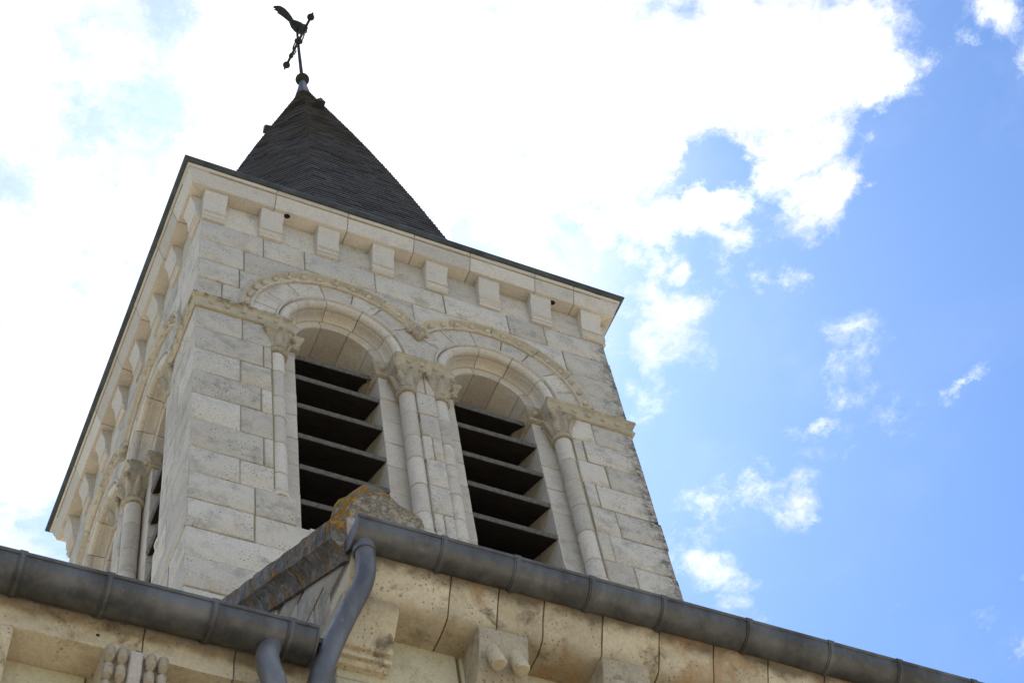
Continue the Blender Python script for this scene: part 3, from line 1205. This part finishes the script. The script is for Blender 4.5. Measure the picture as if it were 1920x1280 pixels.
# ------------------------------------------------------------------ lower church wings
def wing_corbel(x0, x1, y_wall, y_out, zt, h, par, kind, mat):
    """moulded modillion: flat head, hollow face, two fillets"""
    b = MB()
    o = y_wall - y_out
    pr = [(0, 0), (1, 0), (1, -.12), (.96, -.2), (.80, -.34), (.62, -.5), (.50, -.66), (.46, -.76), (.30, -.775), (.30, -.84), (.38, -.85), (.38, -.92), (.22, -.935), (.2, -1), (0, -1)]
    if kind != 'plain':
        pr = [(0, 0), (1, 0), (1, -.10), (.97, -.2), (.90, -.40), (.78, -.62), (.60, -.82), (.40, -1), (0, -1)]
    L = []
    for x in (x0, x0 + (x1 - x0) * .5, x1):
        L.append([(x, y_wall + .05 if a == 0 else y_wall - a * o, zt + q * h) for (a, q) in pr])
    b.loops(L)
    c = b.build('corbel', mat, par, bevel=.008)
    w_ = x1 - x0
    if kind == 'pegs':
        for f in (.28, .74):
            d = MB()
            x = x0 + w_ * f
            d.tube([(x, y_wall - .78 * o, zt - .36 * h), (x, y_wall - 1.02 * o, zt - .84 * h), (x, y_wall - 1.02 * o, zt - .88 * h)], [.044, .047, .040], 14)
            d.build('peg', M_WARM, c)
    if kind == 'scroll':
        for r_ in range(3):
            for f in (.07, .27, .73, .93):
                a = 1.0 - .10 * r_
                z = zt - h * (.08 + .30 * r_)
                y = y_wall - a * o - .012
                x = x0 + w_ * f
                d = MB()
                d.tube([(x, y + .0, z), (x, y - .026, z - .012), (x, y - .028, z - .062), (x, y - .004, z - .076)], [.020, .027, .027, .018], 10)
                d.build('billet', mat, c)
        d = MB()
        d.loops([[(x, y_wall - a * o - .03, zt + q * h) for x in (x0 + .40 * w_, x0 + .62 * w_)] + [(x, y_wall - a * o + .03, zt + q * h) for x in (x0 + .62 * w_, x0 + .40 * w_)] for (a, q) in pr[1:-1]])
        d.build('strap', M_CORN, c, bevel=.008)
    return c


def wall_courses(F, u0, u1, z0, z1, h, par, mat, mort, seed, d=0.):
    random.seed(seed)
    b = MB()
    z = z1
    while z > z0 + .02:
        zb = max(z0, z - h)
        x = u0
        s = random.uniform(.3, .8)
        while x < u1 - .01:
            nx = min(u1, x + s)
            if u1 - nx < .2:
                nx = u1
            b.block(F, x, nx, zb, z, d=d)
            x = nx
            s = random.uniform(.45, .95)
        z = zb
    b.build('wall', mat, par)
    k = MB()
    k.box(F, u0 + .02, u1 - .02, d + .014, d + .5, z0, z1 + .02)
    k.build('mortar_bed', mort, par)


def gutter(x0, x1, yl, zl, r, label, straps, cap_left, cap_right):
    """half round zinc gutter hung along an eave; yl, zl is its front lip"""
    g = thing('roof_gutter', label, 'gutter', ((x0 + x1) / 2, yl + r, zl - r + GZ), 'half round zinc gutters')
    yc = yl + r
    n = 16
    ang = [PI + PI * k / n for k in range(n + 1)]
    cuts = [x0] + [s for s in straps if x0 + .05 < s < x1 - .05] + [x1]
    b = MB()
    random.seed(int(abs(x1) * 7) + 3)
    for a, c in zip(cuts, cuts[1:]):
        dr = random.uniform(-.002, .002)
        prof = [(yc + (r + dr) * math.cos(q), zl + (r + dr) * math.sin(q)) for q in ang] + [(yc + (r - .006) * math.cos(q), zl + (r - .006) * math.sin(q)) for q in reversed(ang)]
        m = 3
        b.loops([[(a + (c - a) * i / m, y, z) for (y, z) in prof] for i in range(m + 1)], True)
    b.build('trough', M_ZINC, g)
    b = MB()
    b.tube([(x0 - .004, yl + .002, zl + .004), (x1 + .004, yl + .002, zl + .004)], .0135, 10)
    b.build('front_bead', M_ZINC, g)
    for s in cuts[1:-1]:
        b = MB()
        for (hw, t) in ((.020, .006), (.009, .011)):
            rr = r + t
            prof = [(yc + rr * math.cos(q), zl + rr * math.sin(q)) for q in ang] + [(yc + (r + .001) * math.cos(q), zl + (r + .001) * math.sin(q)) for q in reversed(ang)]
            b.loops([[(s + e, y, z) for (y, z) in prof] for e in (-hw, hw)], True)
        b.tube([(s - .02, yl + .002, zl + .004), (s + .02, yl + .002, zl + .004)], .0185, 10)
        b.build('joint_strap', M_ZINC, g)
    for x, on in ((x0, cap_left), (x1, cap_right)):
        if on:
            b = MB()
            ring = [(yc + (r + .003) * math.cos(q), zl + (r + .003) * math.sin(q)) for q in ang]
            b.loops([[(x - .006, y, z) for (y, z) in ring], [(x + .006, y, z) for (y, z) in ring]])
            b.build('end_cap', M_ZINCL if x == x0 else M_ZINC, g)
    return g


# --- higher wing on the right, gable end on its left, plane x = 0
wing = thing('church_wing', 'higher warm limestone church wing with moulded cornice corbels and stone coped gable', 'church', (4.5, 0, 0))
YW = -3.0
XE = 9.0
K2 = [(-.4, -8.640), (.06, -8.640), (.13, -8.634), (.19, -8.622), (.232, -8.598), (.256, -8.555), (.280, -8.49), (.312, -8.42), (.338, -8.375), (.35, -8.35), (-.4, -8.35)]
random.seed(21)


def FW_(u, d, z):
    return (u, YW + d, z)


b = MB()
xs = [0.0, .61, .91, 1.20, 1.58, 1.956, 2.323, 2.70, 3.1, 3.55, 3.95, 4.4, 4.8, 5.3, 5.7, 6.2, 6.6, 7.1, 7.6, 8.1, 8.6, XE]
for a, c in zip(xs, xs[1:]):
    b.run(FW_, a + .005, c - .005, K2, n=3, jit=.004)
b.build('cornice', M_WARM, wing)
b = MB()
b.run(FW_, .02, XE - .02, [(o - .014, z + (.012 if z < -8.6 else 0)) for (o, z) in K2])
b.build('mortar_bed', M_MORTARW, wing)
wall_courses(FW_, 0, XE, -GZ - .1, -8.62, .42, wing, M_WARMWALL, M_MORTARW, 23)
for i, kind in enumerate(('plain', 'pegs', 'pegs', 'plain', 'scroll')):
    x0 = [-.03, .789, 1.568, 2.38, 3.2][i]
    wing_corbel(x0, x0 + (.335 if i == 0 else .306), YW, YW - .25, -8.62, .36, wing, kind, M_WARM if i == 0 else M_GREYCORB)


def FG(u, d, z):                    # gable wall, seen from the left; u runs towards the camera
    return (d, -u, z)


def gable_top(y):                   # underside of the coping along the rake
    return -8.42 + (y + 3.36) * .815


random.seed(31)
b = MB()
bk = MB()
z = -12.5
while z < -5.2:
    h = .36
    x = -.02
    s = random.uniform(.3, .6)
    while x < 3.0:
        nx = min(3.0, x + s)
        if 3.0 - nx < .2:
            nx = 3.0
        zt = gable_top(-nx)
        top = min(z + h, gable_top(-(x + nx) / 2) + .05)
        if top > z + .08:
            b.block(FG, x, nx, z, top, d=.0)
        x = nx
        s = random.uniform(.35, .7)
    z += h
b.build('gable_wall', M_GABLE, wing)
bk.add([(.016, -2.98, -GZ), (.016, -2.98, gable_top(-2.98)), (.016, .02, gable_top(.02)), (.016, .02, -GZ), (.4, -2.98, -GZ), (.4, -2.98, gable_top(-2.98)), (.4, .02, gable_top(.02)), (.4, .02, -GZ)],
       [(0, 1, 2, 3), (4, 7, 6, 5), (0, 4, 5, 1), (1, 5, 6, 2), (2, 6, 7, 3), (3, 7, 4, 0)])
# cheek of the cornice return under the kneeler
bk.build('mortar_bed', M_MORTARW, wing)
b = MB()
b.loops([[(x, -3.30, -8.34), (x, -3.30, -8.0), (x, -2.9, -7.8), (x, -2.9, -8.34)] for x in (.0, .45)])
b.build('gable_springer', M_GABLE, wing, bevel=.01)

# coping stones along the rake, thick slab with a drip moulding below
random.seed(33)
b = MB()
sl = .80
ys = [-3.30, -2.62, -1.98, -1.35, -.7, -.03]
for a, c in zip(ys, ys[1:]):
    j = random.uniform(-.006, .006)
    L = []
    m = 8
    for i in range(m + 1):
        y = a + .006 + (c - a - .012) * i / m
        z = -8.10 + (y + 3.28) * sl
        e = lambda k: random.uniform(-k, k)
        L.append([(-.10 + j + e(.005), y, z + .045 + e(.008)), (.17, y, z + .17), (.45, y, z + .045), (.45, y, z - .12), (.30, y, z - .30), (-.02, y, z - .30), (-.035 + j, y, z - .235), (-.055 + e(.004), y, z - .175 + e(.006)), (-.105 + j + e(.005), y, z - .13 + e(.006))])
    b.loops(L)
b.build('coping', M_COPE, wing)


def kneeler():
    random.seed(35)
    b = MB()
    out = [(.0, -8.10), (-.005, -7.92), (.01, -7.76), (.035, -7.655), (.075, -7.60), (.15, -7.52), (.205, -7.455), (.275, -7.44), (.335, -7.475), (.385, -7.545), (.46, -7.59), (.535, -7.64), (.548, -7.76), (.53, -7.83), (.49, -7.86), (.485, -8.10)]
    L = []
    for (y, k) in ((-3.275, .56), (-3.268, .60), (-3.20, .80), (-3.13, .985), (-3.08, 1.), (-2.98, 1.), (-2.90, .99), (-2.87, .95)):
        row = []
        for (x, z) in out:
            q = .004 if k < .7 else .013
            row.append((.262 + (x - .262) * (k * .28 + .72 if k < .9 else k) + random.uniform(-q, q), y + random.uniform(-.002, .002), -8.10 + 1.13 * (z + 8.10) * (k + .05 if k < .9 else k) + random.uniform(-q, q)))
        L.append(row)
    b.loops(L)
    o = b.build('kneeler', M_KNEEL, wing)
    o['label'] = 'gabled kneeler stone crusted with orange lichen'


kneeler()

# slate roofs
def roof(name, par, x0, x1, ye, ze, yr, zr):
    b = MB()
    n = max(4, int((yr - ye) / .16))
    for i in range(n):
        a, c = i / n, (i + 1) / n
        ya, za, yb, zb = ye + (yr - ye) * a, ze + (zr - ze) * a, ye + (yr - ye) * c, ze + (zr - ze) * c
        b.add([(x0, ya, za + .02), (x1, ya, za + .02), (x1, yb, zb + .004), (x0, yb, zb + .004), (x0, ya, za - .02), (x1, ya, za - .02)], [(0, 1, 2, 3), (4, 5, 1, 0)])
    b.add([(x0, ye, ze - .10), (x1, ye, ze - .10), (x1, yr, zr - .10), (x0, yr, zr - .10)], [(0, 1, 2, 3)])
    return b.build(name, M_SLATE, par)


roof('roof', wing, .3, XE, -3.42, -8.22, -.03, -8.22 + 3.39 * .8)
gR = gutter(-.015, XE, -3.5, -8.25, .123, 'long dark zinc half round gutter running off to the lower right', [.514, .972, 1.457, 1.933, 2.516, 3.092, 3.593, 4.152, 4.7, 5.25, 5.8, 6.35, 6.9, 7.45, 8.0, 8.5], True, True)

# --- lower wing on the left
low = thing('church_wing', 'lower church wing at bottom left with cornice of scrolled corbels', 'church', (-4, 0, 0))
YL = -2.945
XL = -8.0


def FL_(u, d, z):
    return (u, YL + d, z)


random.seed(41)
K3 = [(-.4, -9.437), (.202, -9.437), (.205, -9.43), (.207, -9.38), (.215, -9.30), (.235, -9.27), (.24, -9.25), (-.4, -9.25)]
b = MB()
xs = [-.19, -.62, -1.10, -2.3, -3.2, -4.3, -5.2, -6.2, -7.1, XL]
for a, c in zip(xs, xs[1:]):
    b.run(FL_, c + .004, a - .004, K3, n=3, jit=.003)
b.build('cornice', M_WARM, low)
b = MB()
b.run(FL_, XL + .02, -.21, [(o - .014, z + (.012 if z < -9.43 else 0)) for (o, z) in K3])
b.build('mortar_bed', M_MORTARW, low)
wall_courses(FL_, XL, -.02, -GZ - .1, -9.437, .44, low, M_WARMWALL, M_MORTARW, 43)
for i, kind in enumerate(('scroll', 'scroll', 'plain', 'scroll', 'scroll')):
    x1 = [-.21, -.976, -1.742, -2.508, -3.274][i]
    wing_corbel(x1 - .315, x1, YL, YL - .205, -9.437, .36, low, kind, M_GREYCORB if kind == 'scroll' else M_WARM)
roof('roof', low, XL, -.12, -3.30, -9.16, -.03, -9.16 + 3.27 * .72)
gL = gutter(XL, -.245, -3.40, -9.19, .118, 'shorter dark zinc gutter at lower left ending beside the downpipe', [-.39, -.80, -1.35, -1.79, -2.4, -3.0, -3.6, -4.2, -4.8, -5.4, -6.0, -6.6, -7.2], False, True)

b = MB()
b.ball((-1.12, -3.152, -9.428), .020, 8, 6, sc=(1.2, .4, 1.3))
b.build('bird_hole', M_HOLE, low)
b = MB()
b.ball((-1.33, -3.156, -9.36), .009, 8, 6, sc=(1.2, .5, 1))
b.build('bird_hole', M_HOLE, low)

# ------------------------------------------------------------------ downpipes
dp = thing('downpipe', 'bent zinc downpipe curving down from the left end of the long gutter', 'downpipe', (-.22, -3.1, 0), 'zinc downpipes')
pts = bez((.058, -3.377, -8.33), (.075, -3.385, -8.56), (.06, -3.36, -8.66), (-.0, -3.33, -8.80), 10)[:-1]
pts += bez((-.0, -3.33, -8.80), (-.06, -3.31, -8.95), (-.15, -3.285, -9.22), (-.20, -3.27, -9.42), 10)[:-1]
pts += bez((-.20, -3.27, -9.42), (-.235, -3.26, -9.56), (-.22, -3.08, -9.9), (-.22, -3.06, -10.1), 8)
b = MB()
b.tube(pts, .058, 20)
b.build('elbow', M_ZINCL, dp)
b = MB()
b.tube([(-.22, -3.06, -10.08), (-.22, -3.06, -18.15)], .066, 20)
b.build('pipe', M_ZINCL, dp)
b = MB()
b.tube([(.058, -3.377, -8.345), (.060, -3.379, -8.42)], .065, 20)
b.build('collar', M_ZINCL, dp)

dl = thing('downpipe', 'pale zinc downpipe stub under the end of the lower left gutter', 'downpipe', (-.47, -3.1, 0), 'zinc downpipes')
pts = bez((-.455, -3.285, -9.27), (-.50, -3.30, -9.36), (-.525, -3.34, -9.46), (-.485, -3.36, -9.62), 10)[:-1] + bez((-.485, -3.36, -9.62), (-.445, -3.37, -9.78), (-.45, -3.04, -9.9), (-.45, -3.03, -10.2), 10)
b = MB()
b.tube(pts, [.054 + .010 * min(1, k / 7) for k in range(len(pts))], 20)
b.build('elbow', M_ZINCL, dl)
b = MB()
b.tube([(-.45, -3.03, -10.18), (-.45, -3.03, -18.15)], .058, 20)
b.build('pipe', M_ZINCL, dl)
